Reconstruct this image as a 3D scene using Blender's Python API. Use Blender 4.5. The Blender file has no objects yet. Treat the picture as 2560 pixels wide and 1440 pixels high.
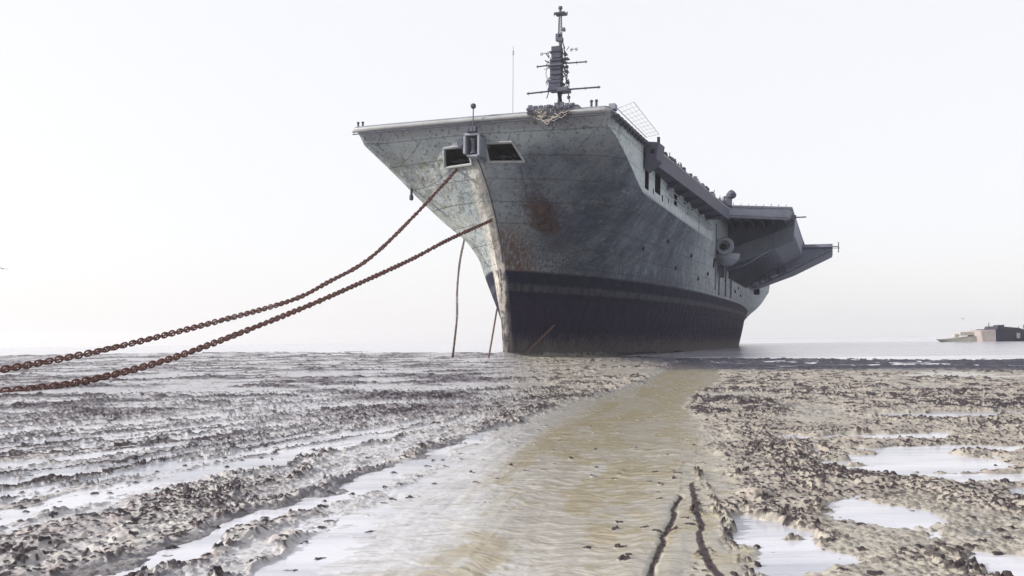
import bpy, bmesh, math, random
import numpy as np
from mathutils import Vector, Matrix, Quaternion
rad = math.radians
random.seed(7)
sc = bpy.context.scene
COL = sc.collection

# ------------------------------------------------------------------ camera
EYE = 1.7
cam = bpy.data.cameras.new("camera")
cam.sensor_width = 36.0
cam.lens = 36.0 * 2200 / 2560
cam.shift_y = 132 / 2560
cam.clip_start = 0.05
cam.clip_end = 20000
camo = bpy.data.objects.new("camera", cam)
COL.objects.link(camo)
camo.location = (0, 0, EYE)
camo.rotation_euler = (Matrix.Rotation(rad(90), 4, 'X') @ Matrix.Rotation(rad(-0.72), 4, 'Z')).to_euler()
sc.camera = camo

# ------------------------------------------------------------------ light
SUN_EL, SUN_AZ = rad(25), rad(-92)      # azimuth from the view direction (+Y), negative = left
world = bpy.data.worlds.new("World")
sc.world = world
world.use_nodes = True
wn = world.node_tree
for n in list(wn.nodes): wn.nodes.remove(n)
wo = wn.nodes.new('ShaderNodeOutputWorld')
wb = wn.nodes.new('ShaderNodeBackground')
sky = wn.nodes.new('ShaderNodeTexSky')
sky.sky_type = 'NISHITA'
sky.sun_disc = False
sky.sun_elevation = SUN_EL
sky.sun_rotation = SUN_AZ
sky.air_density = 1.0
sky.dust_density = 3.0
sky.ozone_density = 1.0
whit = wn.nodes.new('ShaderNodeMixRGB')      # thin white overcast in front of the blue
whit.inputs[0].default_value = 0.70
whit.inputs[2].default_value = (9.9, 9.75, 9.95, 1)
wn.links.new(sky.outputs[0], whit.inputs[1])
wn.links.new(whit.outputs[0], wb.inputs[0])
wb.inputs[1].default_value = 0.092
wn.links.new(wb.outputs[0], wo.inputs[0])

sl = bpy.data.lights.new("sun", 'SUN')
sl.energy = 4.7
sl.angle = rad(0.6)
sl.color = (1.0, 0.95, 0.88)
so = bpy.data.objects.new("sun", sl)
COL.objects.link(so)
sdir = Vector((math.sin(SUN_AZ) * math.cos(SUN_EL), math.cos(SUN_AZ) * math.cos(SUN_EL), math.sin(SUN_EL)))
so.rotation_mode = 'QUATERNION'
so.rotation_quaternion = sdir.to_track_quat('Z', 'Y')
sc.view_settings.view_transform = 'Standard'
sc.view_settings.look = 'None'
sc.view_settings.gamma = 1
sc.view_settings.exposure = 0.45

# ------------------------------------------------------------------ helpers
def tag(o, label=None, cat=None, group=None, kind=None):
    if label: o['label'] = label
    if cat: o['category'] = cat
    if group: o['group'] = group
    if kind: o['kind'] = kind
    return o

def empty(name, loc=(0, 0, 0), rot=(0, 0, 0)):
    o = bpy.data.objects.new(name, None)
    COL.objects.link(o)
    o.location = loc
    o.rotation_euler = rot
    return o

class MB:
    """collects shapes, builds ONE mesh object"""
    def __init__(s): s.v = []; s.f = []; s.m = []; s.mi = 0
    def add(s, vs, fs):
        o = len(s.v)
        s.v += [tuple(v) for v in vs]
        s.f += [tuple(i + o for i in f) for f in fs]
        s.m += [s.mi] * len(fs)
        return s
    def box(s, x0, x1, y0, y1, z0, z1):
        vs = [(x0, y0, z0), (x1, y0, z0), (x1, y1, z0), (x0, y1, z0), (x0, y0, z1), (x1, y0, z1), (x1, y1, z1), (x0, y1, z1)]
        return s.add(vs, [(0, 3, 2, 1), (4, 5, 6, 7), (0, 1, 5, 4), (1, 2, 6, 5), (2, 3, 7, 6), (3, 0, 4, 7)])
    def hexa(s, vs):
        return s.add(vs, [(0, 3, 2, 1), (4, 5, 6, 7), (0, 1, 5, 4), (1, 2, 6, 5), (2, 3, 7, 6), (3, 0, 4, 7)])
    def tube(s, pts, r, n=6, r1=None):
        pts = [Vector(p) for p in pts]
        vs = []; fs = []
        up = Vector((0, 0, 1))
        K = len(pts)
        for k, p in enumerate(pts):
            d = (pts[min(k + 1, K - 1)] - pts[max(k - 1, 0)]).normalized()
            a = d.cross(up)
            if a.length < 1e-3: a = d.cross(Vector((1, 0, 0)))
            a.normalize(); b = d.cross(a)
            rr = r if r1 is None else r + (r1 - r) * k / (K - 1)
            for i in range(n):
                t = 2 * math.pi * i / n
                vs.append(p + (a * math.cos(t) + b * math.sin(t)) * rr)
        for k in range(K - 1):
            for i in range(n):
                j = (i + 1) % n
                fs.append((k * n + i, k * n + j, (k + 1) * n + j, (k + 1) * n + i))
        fs.append(tuple(range(n - 1, -1, -1)))
        fs.append(tuple((K - 1) * n + i for i in range(n)))
        return s.add(vs, fs)
    def cyl(s, c, r, z0, z1, n=16, r1=None):
        return s.tube([(c[0], c[1], z0), (c[0], c[1], z1)], r, n, r1)
    def prism(s, poly, z0, z1):
        n = len(poly)
        z0f = z0 if callable(z0) else (lambda x, y: z0)
        z1f = z1 if callable(z1) else (lambda x, y: z1)
        vs = [(x, y, z0f(x, y)) for x, y in poly] + [(x, y, z1f(x, y)) for x, y in poly]
        fs = [tuple(range(n - 1, -1, -1)), tuple(range(n, 2 * n))]
        for i in range(n):
            j = (i + 1) % n
            fs.append((i, j, n + j, n + i))
        return s.add(vs, fs)
    def lathe(s, c, prof, n=16, axis='Z'):
        vs = []; fs = []
        for (r, h) in prof:
            for i in range(n):
                t = 2 * math.pi * i / n
                if axis == 'Z': vs.append((c[0] + r * math.cos(t), c[1] + r * math.sin(t), c[2] + h))
                elif axis == 'Y': vs.append((c[0] + r * math.cos(t), c[1] + h, c[2] + r * math.sin(t)))
                else: vs.append((c[0] + h, c[1] + r * math.cos(t), c[2] + r * math.sin(t)))
        K = len(prof)
        for k in range(K - 1):
            for i in range(n):
                j = (i + 1) % n
                fs.append((k * n + i, k * n + j, (k + 1) * n + j, (k + 1) * n + i))
        fs.append(tuple(range(n - 1, -1, -1)))
        fs.append(tuple((K - 1) * n + i for i in range(n)))
        return s.add(vs, fs)
    def build(s, name, mats, parent=None, bevel=0, smooth=False, angle=35):
        me = bpy.data.meshes.new(name)
        me.from_pydata(s.v, [], s.f)
        if not isinstance(mats, (list, tuple)): mats = [mats]
        for m in mats: me.materials.append(m)
        bm = bmesh.new(); bm.from_mesh(me)
        for f, mi in zip(bm.faces, s.m): f.material_index = mi
        bmesh.ops.recalc_face_normals(bm, faces=bm.faces)
        if bevel: bmesh.ops.bevel(bm, geom=[e for e in bm.edges], offset=bevel, segments=2, affect='EDGES', clamp_overlap=True)
        bm.to_mesh(me); bm.free()
        if smooth:
            me.shade_smooth(); me.set_sharp_from_angle(angle=rad(angle))
        o = bpy.data.objects.new(name, me)
        COL.objects.link(o)
        if parent: o.parent = parent
        return o

# ------------------------------------------------------------------ materials
def newmat(name):
    m = bpy.data.materials.new(name); m.use_nodes = True
    nt = m.node_tree
    return m, nt, nt.nodes['Principled BSDF']

class NT:
    def __init__(s, nt): s.nt = nt
    def n(s, t, **k):
        x = s.nt.nodes.new(t)
        for a, b in k.items(): setattr(x, a, b)
        return x
    def l(s, a, b): s.nt.links.new(a, b)
    def val(s, v, sock):
        if hasattr(v, 'is_linked'): s.l(v, sock)
        else: sock.default_value = v
    def math(s, op, a, b=0.0, c=None, clamp=False):
        x = s.n('ShaderNodeMath', operation=op, use_clamp=clamp)
        s.val(a, x.inputs[0]); s.val(b, x.inputs[1])
        if c is not None: s.val(c, x.inputs[2])
        return x.outputs[0]
    def noise(s, vec, scale, detail=4, rough=0.55, sc3=None):
        if sc3:
            mp = s.n('ShaderNodeMapping'); mp.inputs['Scale'].default_value = sc3
            s.l(vec, mp.inputs[0]); vec = mp.outputs[0]
        x = s.n('ShaderNodeTexNoise'); x.inputs['Scale'].default_value = scale
        x.inputs['Detail'].default_value = detail; x.inputs['Roughness'].default_value = rough
        s.l(vec, x.inputs['Vector'])
        return x.outputs['Fac']
    def ramp(s, v, lo, hi, a=0.0, b=1.0):
        x = s.n('ShaderNodeMapRange', clamp=True, interpolation_type='SMOOTHSTEP')
        s.val(v, x.inputs[0]); x.inputs[1].default_value = lo; x.inputs[2].default_value = hi
        x.inputs[3].default_value = a; x.inputs[4].default_value = b
        return x.outputs[0]
    def mix(s, f, a, b):
        x = s.n('ShaderNodeMixRGB'); s.val(f, x.inputs[0])
        for v, k in ((a, 1), (b, 2)):
            if hasattr(v, 'is_linked'): s.l(v, x.inputs[k])
            else: x.inputs[k].default_value = (*v, 1)
        return x.outputs[0]
    def n_kn(s, Y):
        x = s.n('ShaderNodeMapRange', clamp=True); s.l(Y, x.inputs[0])
        x.inputs[1].default_value = 1.7; x.inputs[2].default_value = 12; x.inputs[3].default_value = 18.7; x.inputs[4].default_value = 15.2
        return x.outputs[0]
    def bump(s, h, strength, dist, nrm=None):
        x = s.n('ShaderNodeBump'); x.inputs['Strength'].default_value = strength
        x.inputs['Distance'].default_value = dist
        s.l(h, x.inputs['Height'])
        if nrm: s.l(nrm, x.inputs['Normal'])
        return x.outputs[0]

def weathered(name, base, rust=(0.16, 0.07, 0.035), amt=0.45, rough=0.6, dirt=(0.05, 0.05, 0.06), metallic=0.0, sc1=0.6):
    m, nt, p = newmat(name); q = NT(nt)
    tc = q.n('ShaderNodeTexCoord').outputs['Object']
    a = q.noise(tc, sc1, 8, 0.65)
    st = q.noise(tc, 1.0, 6, 0.6, (2.2, 2.2, 0.25))
    fine = q.noise(tc, 6.0, 4, 0.6)
    c = q.mix(q.ramp(a, 0.35, 0.7, 0, 0.5), base, [x * 0.62 for x in base])
    c = q.mix(q.ramp(st, 0.52, 0.72, 0, amt), c, rust)
    c = q.mix(q.ramp(fine, 0.62, 0.75, 0, 0.55), c, dirt)
    q.l(c, p.inputs['Base Color'])
    p.inputs['Roughness'].default_value = rough
    p.inputs['Metallic'].default_value = metallic
    p.inputs['Specular IOR Level'].default_value = 0.2
    q.l(q.bump(fine, 0.4, 0.03), p.inputs['Normal'])
    return m

def hull_material():
    m, nt, p = newmat("weathered_hull_paint"); q = NT(nt)
    tc = q.n('ShaderNodeTexCoord').outputs['Object']
    sp = q.n('ShaderNodeSeparateXYZ'); q.l(tc, sp.inputs[0])
    X, Y, Z = sp.outputs
    big = q.noise(tc, 0.28, 8, 0.62)
    med = q.noise(tc, 1.1, 8, 0.68)
    streak = q.noise(tc, 1.0, 8, 0.65, (2.4, 1.6, 0.16))
    streak2 = q.noise(tc, 1.0, 6, 0.6, (5.5, 4.5, 0.35))
    spots = q.noise(tc, 3.2, 5, 0.65)
    grey = q.mix(q.ramp(big, 0.35, 0.68), (0.40, 0.44, 0.45), (0.29, 0.335, 0.36))
    # olive-yellow staining on the starboard flare
    ol = q.math('MULTIPLY', q.ramp(med, 0.42, 0.66), q.ramp(X, 1.0, -5.0, 0.0, 0.6))
    ol = q.math('MULTIPLY', ol, q.ramp(Z, 18.6, 17.0))
    grey = q.mix(ol, grey, (0.23, 0.225, 0.13))
    # shade of the overhanging port flare painted in as dull blue
    bl = q.math('MULTIPLY', q.ramp(big, 0.30, 0.62, 0.72, 0.95), q.ramp(X, -0.5, 5.5, 0.3, 1.0))
    bl = q.math('MULTIPLY', bl, q.ramp(Z, 18.9, 16.5))
    bl = q.math('MULTIPLY', bl, q.ramp(Y, 62.0, 34.0))
    # paler paint with the skylight put in: strake above the knuckle, midship side
    kn = q.math('SUBTRACT', Z, q.n_kn(Y))
    up = q.math('MULTIPLY', q.ramp(kn, -0.03, 0.05), q.ramp(X, 10.2, 10.9))
    bl = q.math('MULTIPLY', bl, q.math('SUBTRACT', 1.0, up))
    bl = q.math('MULTIPLY', bl, q.ramp(X, -0.4, 0.4))
    grey = q.mix(bl, grey, q.mix(q.ramp(med, 0.35, 0.65), (0.080, 0.102, 0.138), (0.050, 0.060, 0.096)))
    grey = q.mix(q.math('MULTIPLY', up, q.ramp(med, 0.3, 0.7, 0.95, 0.7)), grey, (0.52, 0.58, 0.58))
    mid = q.math('MULTIPLY', q.ramp(Y, 45.0, 70.0), q.ramp(X, 5.0, 8.0))
    grey = q.mix(q.math('MULTIPLY', mid, q.ramp(streak, 0.35, 0.6, 0.9, 0.25)), grey, (0.50, 0.53, 0.56))
    head = q.math('MULTIPLY', q.ramp(Z, 18.7, 19.0), q.ramp(Y, 3.0, 1.5))
    grey = q.mix(q.math('MULTIPLY', head, 0.7), grey, (0.30, 0.31, 0.34))
    # dirt spots and rubbed patches
    grey = q.mix(q.ramp(spots, 0.54, 0.66, 0, 0.65), grey, (0.05, 0.05, 0.062))
    grey = q.mix(q.ramp(q.noise(tc, 1.0, 6, 0.7, (0.9, 0.9, 3.0)), 0.56, 0.68, 0, 0.45), grey, (0.36, 0.38, 0.36))
    grey = q.mix(q.ramp(streak2, 0.60, 0.74, 0, 0.45), grey, (0.30, 0.32, 0.31))
    grey = q.mix(q.ramp(streak, 0.55, 0.70, 0, 0.55), grey, (0.075, 0.06, 0.055))
    low = q.math('MULTIPLY', q.ramp(streak2, 0.44, 0.60), q.ramp(Z, 12.5, 8.5, 0, 0.75))
    grey = q.mix(low, grey, (0.05, 0.05, 0.065))
    # rust round the port hawse pipe and trailing below it
    dx = q.math('SUBTRACT', X, 3.9); dz = q.math('SUBTRACT', Z, 12.6)
    dd = q.math('ADD', q.math('POWER', q.math('MULTIPLY', dx, 0.62), 2.0), q.math('POWER', q.math('MULTIPLY', dz, 0.42), 2.0))
    front = q.ramp(Y, 22.0, 14.0)
    ru = q.ramp(q.math('ADD', dd, q.math('MULTIPLY', q.math('SUBTRACT', streak2, 0.5), 9.0)), 1.2, -0.6)
    ru = q.math('MULTIPLY', q.math('MULTIPLY', ru, front), q.ramp(dd, 3.2, 1.2))
    grey = q.mix(q.math('MULTIPLY', ru, 0.6), grey, (0.06, 0.03, 0.026))
    ring = q.math('MULTIPLY', q.ramp(q.math('ADD', dd, q.math('MULTIPLY', q.math('SUBTRACT', med, 0.5), 2.0)), 0.55, 0.25), front)
    grey = q.mix(q.math('MULTIPLY', ring, 0.6), grey, (0.085, 0.05, 0.04))
    # rust trail down the fore-foot, both sides of the stem
    ax = q.math('ABSOLUTE', q.math('SUBTRACT', X, 0.9))
    tr = q.math('MULTIPLY', q.ramp(ax, 2.3, 0.6), q.ramp(Z, 12.8, 10.5))
    tr = q.math('MULTIPLY', tr, q.math('MULTIPLY', front, q.ramp(streak2, 0.36, 0.55, 0.35, 1.0)))
    grey = q.mix(q.math('MULTIPLY', tr, 0.8), grey, (0.11, 0.06, 0.045))
    # worn pale stem bar
    stem = q.math('MULTIPLY', q.ramp(q.math('ABSOLUTE', q.math('ADD', X, 0.45)), 1.0, 0.6), q.ramp(Z, 16.8, 16.0))
    stem = q.math('MULTIPLY', stem, front)
    stem = q.math('MULTIPLY', stem, q.ramp(q.math('ADD', q.math('MULTIPLY', streak2, 0.5), q.math('MULTIPLY', med, 0.5)), 0.42, 0.54, 0.15, 1.0))
    runs = q.noise(tc, 1.0, 5, 0.6, (6.5, 4.0, 0.22))
    grey = q.mix(q.math('MULTIPLY', q.ramp(runs, 0.60, 0.68), q.ramp(big, 0.4, 0.6, 0.2, 0.7)), grey, (0.12, 0.065, 0.05))
    uv = q.n('ShaderNodeCombineXYZ'); q.l(q.math('ADD', Y, q.math('MULTIPLY', X, 0.7)), uv.inputs[0]); q.l(Z, uv.inputs[1])
    br = q.n('ShaderNodeTexBrick'); q.l(uv.outputs[0], br.inputs['Vector'])
    br.inputs['Scale'].default_value = 1.0; br.inputs['Brick Width'].default_value = 5.5
    br.inputs['Row Height'].default_value = 1.7; br.inputs['Mortar Size'].default_value = 0.045
    br.inputs['Mortar Smooth'].default_value = 0.5
    grey = q.mix(q.math('MULTIPLY', br.outputs['Fac'], 0.35), grey, (0.07, 0.06, 0.06))
    # boot topping bands (painted on)
    zz = q.math('ADD', Z, q.math('MULTIPLY', q.math('SUBTRACT', streak2, 0.5), 0.7))
    black = q.mix(q.ramp(med, 0.4, 0.65), (0.007, 0.008, 0.024), (0.014, 0.015, 0.036))
    red = q.mix(q.ramp(streak, 0.4, 0.66), (0.017, 0.010, 0.032), (0.008, 0.008, 0.028))
    line = q.mix(q.ramp(streak, 0.4, 0.7), (0.05, 0.052, 0.07), (0.022, 0.02, 0.026))
    c = q.mix(q.ramp(zz, 7.85, 8.12, 1, 0), grey, black)
    c = q.mix(q.ramp(zz, 6.75, 7.0, 1, 0), c, line)
    c = q.mix(q.ramp(zz, 6.15, 6.25, 1, 0), c, (0.010, 0.009, 0.026))
    c = q.mix(q.ramp(zz, 5.55, 5.65, 1, 0), c, red)
    c = q.mix(q.math('MULTIPLY', stem, 0.9), c, (0.50, 0.47, 0.42))
    c = q.mix(q.math('MULTIPLY', q.ramp(q.math('ADD', Z, q.math('MULTIPLY', q.math('SUBTRACT', streak2, 0.5), 5.0)), 2.6, 0.6), 0.8), c, (0.12, 0.105, 0.10))
    c = q.mix(q.math('MULTIPLY', q.ramp(spots, 0.60, 0.70, 0, 0.5), q.ramp(Z, 8.0, 7.8)), c, (0.07, 0.045, 0.045))
    q.l(c, p.inputs['Base Color'])
    p.inputs['Roughness'].default_value = 0.75
    p.inputs['Specular IOR Level'].default_value = 0.12
    n1 = q.bump(q.noise(tc, 0.8, 3, 0.5), 0.9, 0.28)
    n2 = q.bump(br.outputs['Fac'], 0.8, -0.08, n1)
    n3 = q.bump(q.noise(tc, 5.0, 5, 0.65), 0.7, 0.05, n2)
    q.l(n3, p.inputs['Normal'])
    return m

M_HULL = hull_material()
M_GREY = weathered("grey_deck_steel", (0.26, 0.28, 0.33))
M_LIGHT = weathered("pale_grey_steel", (0.36, 0.37, 0.38), amt=0.25)
M_DARK = weathered("dark_grey_steel", (0.085, 0.09, 0.125), amt=0.3)
M_SPON = weathered("sponson_slate_steel", (0.17, 0.185, 0.24), amt=0.35)
M_BLACK = weathered("near_black_steel", (0.02, 0.02, 0.028), amt=0.3, dirt=(0.01, 0.01, 0.01))  # near-black steel for the cut openings and a few fittings
M_MAST = weathered("mast_blue_grey_steel", (0.05, 0.055, 0.09), amt=0.15)
M_RUST = weathered("rusty_chain_iron", (0.13, 0.065, 0.058), rust=(0.16, 0.07, 0.035), amt=0.7, rough=0.8, sc1=3.0)
M_DRUST = weathered("dark_rusty_fittings", (0.06, 0.04, 0.04), amt=0.5, rough=0.85)
M_ROPE = weathered("brown_mooring_rope", (0.13, 0.085, 0.075), amt=0.4, rough=0.9)
M_NET = weathered("pale_netting", (0.42, 0.39, 0.35), amt=0.5, rough=0.9, sc1=3.0)

# ------------------------------------------------------------------ numpy noise
def _h(ix, iy, s=0):
    n = (ix.astype(np.int64) * 374761393 + iy.astype(np.int64) * 668265263 + s * 1442695041) & 0xffffffff
    n = ((n ^ (n >> 13)) * 1274126177) & 0xffffffff
    n = ((n ^ (n >> 16)) * 2246822519) & 0xffffffff
    return ((n ^ (n >> 15)) & 0xffffff) / float(0xffffff)
def vnoise(x, y, s=0):
    ix = np.floor(x); iy = np.floor(y); fx = x - ix; fy = y - iy
    fx = fx * fx * (3 - 2 * fx); fy = fy * fy * (3 - 2 * fy)
    a = _h(ix, iy, s); b = _h(ix + 1, iy, s); c = _h(ix, iy + 1, s); d = _h(ix + 1, iy + 1, s)
    return a + (b - a) * fx + (c - a) * fy + (a - b - c + d) * fx * fy
def fbm(x, y, o=4, s=0, g=0.5):
    t = 0; A = 1; N = 0
    for k in range(o):
        t = t + A * vnoise(x * 2 ** k + 17.3 * k, y * 2 ** k - 9.1 * k, s + k); N += A; A *= g
    return t / N
def worley(x, y, s=0):
    """distance to the nearest random point and that point's random number"""
    ix = np.floor(x); iy = np.floor(y)
    best = np.full(x.shape, 9.0); rid = np.zeros(x.shape)
    for dx in (-1, 0, 1):
        for dy in (-1, 0, 1):
            cx = ix + dx; cy = iy + dy
            px = cx + _h(cx, cy, s + 5); py = cy + _h(cx, cy, s + 6)
            d = np.hypot(x - px, y - py)
            k = d < best
            best = np.where(k, d, best); rid = np.where(k, _h(cx, cy, s + 7), rid)
    return best, rid
def ss(v, a, b):
    t = np.clip((v - a) / (b - a), 0, 1)
    return t * t * (3 - 2 * t)

# ------------------------------------------------------------------ mud flat
CH_Y = [0, 6.4, 7.9, 10.3, 13.5, 17.2, 24.6, 34, 50, 75]
CH_L = [-2.6, -1.99, -1.73, -1.38, -0.8, -0.05, 2.0, 5.0, 9.0, 14]
CH_R = [1.0, 1.63, 2.0, 2.4, 2.9, 3.6, 4.9, 8.0, 11.5, 16]
PUDDLES = [(3.55, 8.7, 0.42, 0.95, 0.25), (5.35, 11.7, 1.35, 1.0, 0.9), (2.05, 6.9, 0.42, 0.75, 0.2),
           (3.72, 6.25, 0.30, 0.42, 0.1), (6.4, 15.0, 1.7, 0.45, 0.3), (6.3, 13.2, 1.5, 0.4, 0.9),
           (9.5, 19.0, 2.0, 0.5, 0.4), (5.9, 9.2, 0.7, 0.8, 0.2), (6.0, 10.4, 1.0, 0.5, 0.4), (2.2, 7.9, 0.2, 0.6, 0.2)]
def terrain(X, Y):
    R = np.hypot(X, Y)
    wx = (fbm(X * 0.9, Y * 0.5, 4, 11) - 0.5); wy = (fbm(X * 0.9, Y * 0.5, 4, 21) - 0.5)
    fine = fbm(X * 3.1, Y * 3.1, 4, 31) - 0.5
    # --- masks
    L = np.interp(Y, CH_Y, CH_L) + wx * 0.55 + fine * 0.25
    Rr = np.interp(Y, CH_Y, CH_R) + wy * 0.7 + fine * 0.4
    psi = np.degrees(np.arctan2(4.0 - X, np.maximum(32 - Y, 0.8)))
    psi = psi + wx * 3.0 + fine * 1.2
    left = ss(L - X, -0.02, 0.10)
    right = ss(X - Rr, -0.10, 0.25)
    # bands of the left field, by direction
    def band(a, b, w=0.35): return ss(psi, a - w, a + w) * (1 - ss(psi, b - w, b + w))
    ridge = np.maximum.reduce([band(12.0, 15.1), band(16.3, 20.4, 0.5), 0.95 * band(22.3, 23.1, 0.25), 0.8 * band(25.5, 26.1, 0.2),
                               0.7 * band(28.6, 29.1, 0.2), 0.9 * band(31.0, 32.6, 0.3)])
    pn = fbm(psi * 1.15, np.hypot(X - 4, Y - 32) * 0.16, 4, 41)
    pn2 = fbm(psi * 3.4, np.hypot(X - 4, Y - 32) * 0.22, 3, 43)
    farf = ss(Y, 15, 25)
    patch = ss(fbm(X * 0.32, Y * 0.5, 4, 51), 0.46, 0.60)
    lm = np.maximum(ridge * (0.30 + 0.70 * ss(pn, 0.34, 0.56)), 0.9 * ss(pn2, 0.56, 0.66) * ss(psi, 20, 24))
    lm = np.clip(lm * (1 - 0.35 * farf) + farf * (0.25 + 0.75 * patch), 0, 1)
    lm = np.where(Y > 31, np.clip(0.35 + 0.65 * patch, 0, 1), lm)
    pud = np.zeros_like(X)
    for (px, py, rx, ry, tilt) in PUDDLES:
        dx = X - px; dy = Y - py
        d = np.hypot((dx * 1.0) / rx, (dy - tilt * dx * 0.0) / ry) + wx * 1.3 + fine * 1.5
        pud = np.maximum(pud, 1 - ss(d, 0.72, 1.12))
    farp = ss(fbm(X * 0.16, Y * 0.42, 3, 61), 0.60, 0.68) * ss(Y, 13, 20)
    slick = ss(fbm(X * 0.55 + 3, Y * 0.38, 4, 66), 0.55, 0.66)
    rm = 1 - np.maximum.reduce([pud, 0.75 * farp, 0.5 * slick])
    clod = np.maximum(left * lm, right * rm)
    lm = lm * (1 - 0.45 * ss(psi, 20.5, 22) * (1 - farf) * (pn < 0.55))
    wet_left = left * (1 - lm)
    channel = (1 - left) * (1 - right)
    # --- clod shapes
    jx = (fbm(X * 22, Y * 22, 3, 12) - 0.5) * 0.05; jy = (fbm(X * 22, Y * 22, 3, 13) - 0.5) * 0.05
    F1, id1 = worley((X + jx) / 0.062 + wx * 2, (Y + jy) / 0.062, 1)
    F2, id2 = worley((X + 1.4 * jx) / 0.15 + wy * 2, (Y + 1.4 * jy) / 0.15, 2)
    F3, id3 = worley(X / 0.42, Y / 0.42, 3)
    F4, id4 = worley(X / 1.1, Y / 1.1, 4)
    c1 = np.clip(1 - (F1 / 0.62) ** 2, 0, 1) * (0.35 + 0.65 * id1) * (id1 > 0.12)
    c2 = np.clip(1 - (F2 / 0.56) ** 2, 0, 1) * (0.4 + 0.6 * id2) * (id2 > 0.40)
    c3 = np.clip(1 - (F3 / 0.55) ** 2, 0, 1) * (0.3 + 0.7 * id3) * (id3 > 0.45)
    c4 = np.clip(1 - (F4 / 0.60) ** 2, 0, 1) * (0.3 + 0.7 * id4) * (id4 > 0.4)
    near = 1 - ss(Y, 16, 34)
    rough = fbm(X * 9, Y * 9, 4, 14) - 0.5
    cl = 0.034 * c1 * (0.25 + 0.75 * near) + 0.045 * c2 * (id2 > 0.6) + 0.06 * rough + 0.08 * c3 * ss(Y, 14, 28) * (id3 > 0.6) + 0.09 * c4 * ss(Y, 34, 60)
    lump = fbm(X * 1.7, Y * 1.7, 4, 71)
    dens = fbm(X * 0.75, Y * 0.6, 4, 16)
    dens = ss(dens, 0.30, 0.72)
    p1 = 0.30 + 0.50 * dens + 0.10 * left; p2 = 0.07 + 0.26 * dens + 0.12 * left
    dark1 = (1 - ss(F1, 0.26, 0.42)) * (id1 < p1) * (Y < 30)
    dark2 = (1 - ss(F2, 0.22, 0.36)) * (id2 < p2)
    dark3 = (1 - ss(F3, 0.32, 0.45)) * (id3 < p1 * 0.8) * (Y > 20)
    dark = np.maximum.reduce([dark1, dark2, dark3])
    cl = (0.45 + 0.9 * dens) * 0.026 * c1 * (id1 > 0.3) + 0.055 * c3 * (id3 > 0.86) * (1 - ss(Y, 14, 28)) + 0.018 * dark1 + 0.034 * dark2 + 0.040 * dark3 + 0.035 * rough + 0.05 * c3 * ss(Y, 14, 28) + 0.05 * c4 * ss(Y, 34, 60)
    h = -0.012 + clod * (0.022 + 0.11 * (lump - 0.40) + cl) + left * ss(Y, 16, 26) * 0.032
    # channel: barely above the film of water, combed lengthwise ripples
    u = X - np.interp(Y, CH_Y, CH_L)
    rip = (fbm(X * 3.4 + Y * 0.5, Y * 8 + X * 1.2 + 9 * wx + 2.5 * fine, 4, 81, 0.6) - 0.5) * (0.35 + 1.1 * fbm(X * 0.8, Y * 0.5, 3, 83))
    drag = fbm(u * 3.0, Y * 0.25, 4, 91) - 0.5
    ch = 0.004 + 0.030 * rip + 0.030 * drag + 0.05 * (ss(Y, 14, 30)) * (0.3 + c2 * 0.4)
    ch = ch - 0.028 * ss(-0.45 - u + 0.0 * X + 2.2 * (1 - Y / 22), 0, 1.4)      # left half stays under water
    h = h + channel * (ch + 0.012)
    h = h - wet_left * (0.006 - 0.020 * (pn2 - 0.45)) + wet_left * 0.012 * rip
    h = h - right * pud * 0.03
    # furrows at the foot of the right bank
    def groove(x0, y0, x1, y1):
        t = np.clip((Y - y0) / (y1 - y0), 0, 1)
        inside = (Y > min(y0, y1) - 0.3) & (Y < max(y0, y1) + 0.2)
        return np.abs(X - (x0 + (x1 - x0) * t) - fine * 0.10) + (~inside) * 9
    g1 = groove(0.90, 6.0, 1.75, 9.3); g2 = groove(1.30, 6.0, 2.0, 9.8); g3 = groove(1.62, 5.9, 2.28, 10.9)
    h = h - 0.022 * (1 - ss(g1, 0.015, 0.06)) + 0.012 * (dark1 + dark2) * (1 - ss(g1, 0.02, 0.06)) + 0.010 * (1 - ss(np.abs(g1 - 0.14), 0.0, 0.14))
    h = h + (0.015 * dark1 + 0.04 * dark2) * (1 - ss(g2, 0.02, 0.10)) + (0.04 * dark1 + 0.06 * dark2 + 0.004) * (1 - ss(g3, 0.02, 0.09))
    h = h + 0.016 * (1 - ss(np.minimum(g1, g3), 0.1, 0.5)) * channel
    # loose lumps in puddles and on the smooth mud
    sp = (id2 > 0.90) * (vnoise(X * 1.3, Y * 1.3, 77) > 0.45) * np.clip(1 - (F2 / 0.32) ** 2, 0, 1)
    h = h + sp * 0.035 * ((Y < 40) * 1.0) * (1 - clod) * (1 - 0.6 * channel * (id1 < 0.8))
    # far field: long low swells, slope down to the sea
    sw = fbm(X * 0.045, Y * 0.10, 5, 101) - 0.5
    h = h + ss(Y, 30, 60) * sw * 0.22
    edge = np.interp(X, [-2500, -400, -60, -8, 6, 20, 60, 200, 2500], [900, 330, 210, 150, 95, 80, 62, 60, 60])
    h = h - 0.30 * ss(R, edge * 0.86, edge * 1.15) * (R > 30) - 1.0 * ss(R, edge * 1.2, edge * 2.2)
    # mud pushed up along the hull
    sa = (Y - 72) * math.cos(rad(20)) + (X + 3.3) * math.sin(rad(20)); sb_ = np.abs((X + 3.3) * math.cos(rad(20)) - (Y - 72) * math.sin(rad(20)))
    hbr = np.interp(sa, [7.4, 14, 20, 33, 50, 72, 100, 140, 185], [0, 1.7, 3.3, 6.4, 9.3, 10.6, 10.9, 7.6, 1])
    gap = np.where(sa < 7.4, np.hypot(sb_, 7.4 - sa), sb_ - hbr)
    h = h + (sa < 190) * np.exp(-(gap / 1.3) ** 2) * (0.15 + 0.5 * fbm(X * .6, Y * .6, 4, 121)) + (sa < 60) * np.exp(-(gap / 6) ** 2) * 0.12
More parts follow.
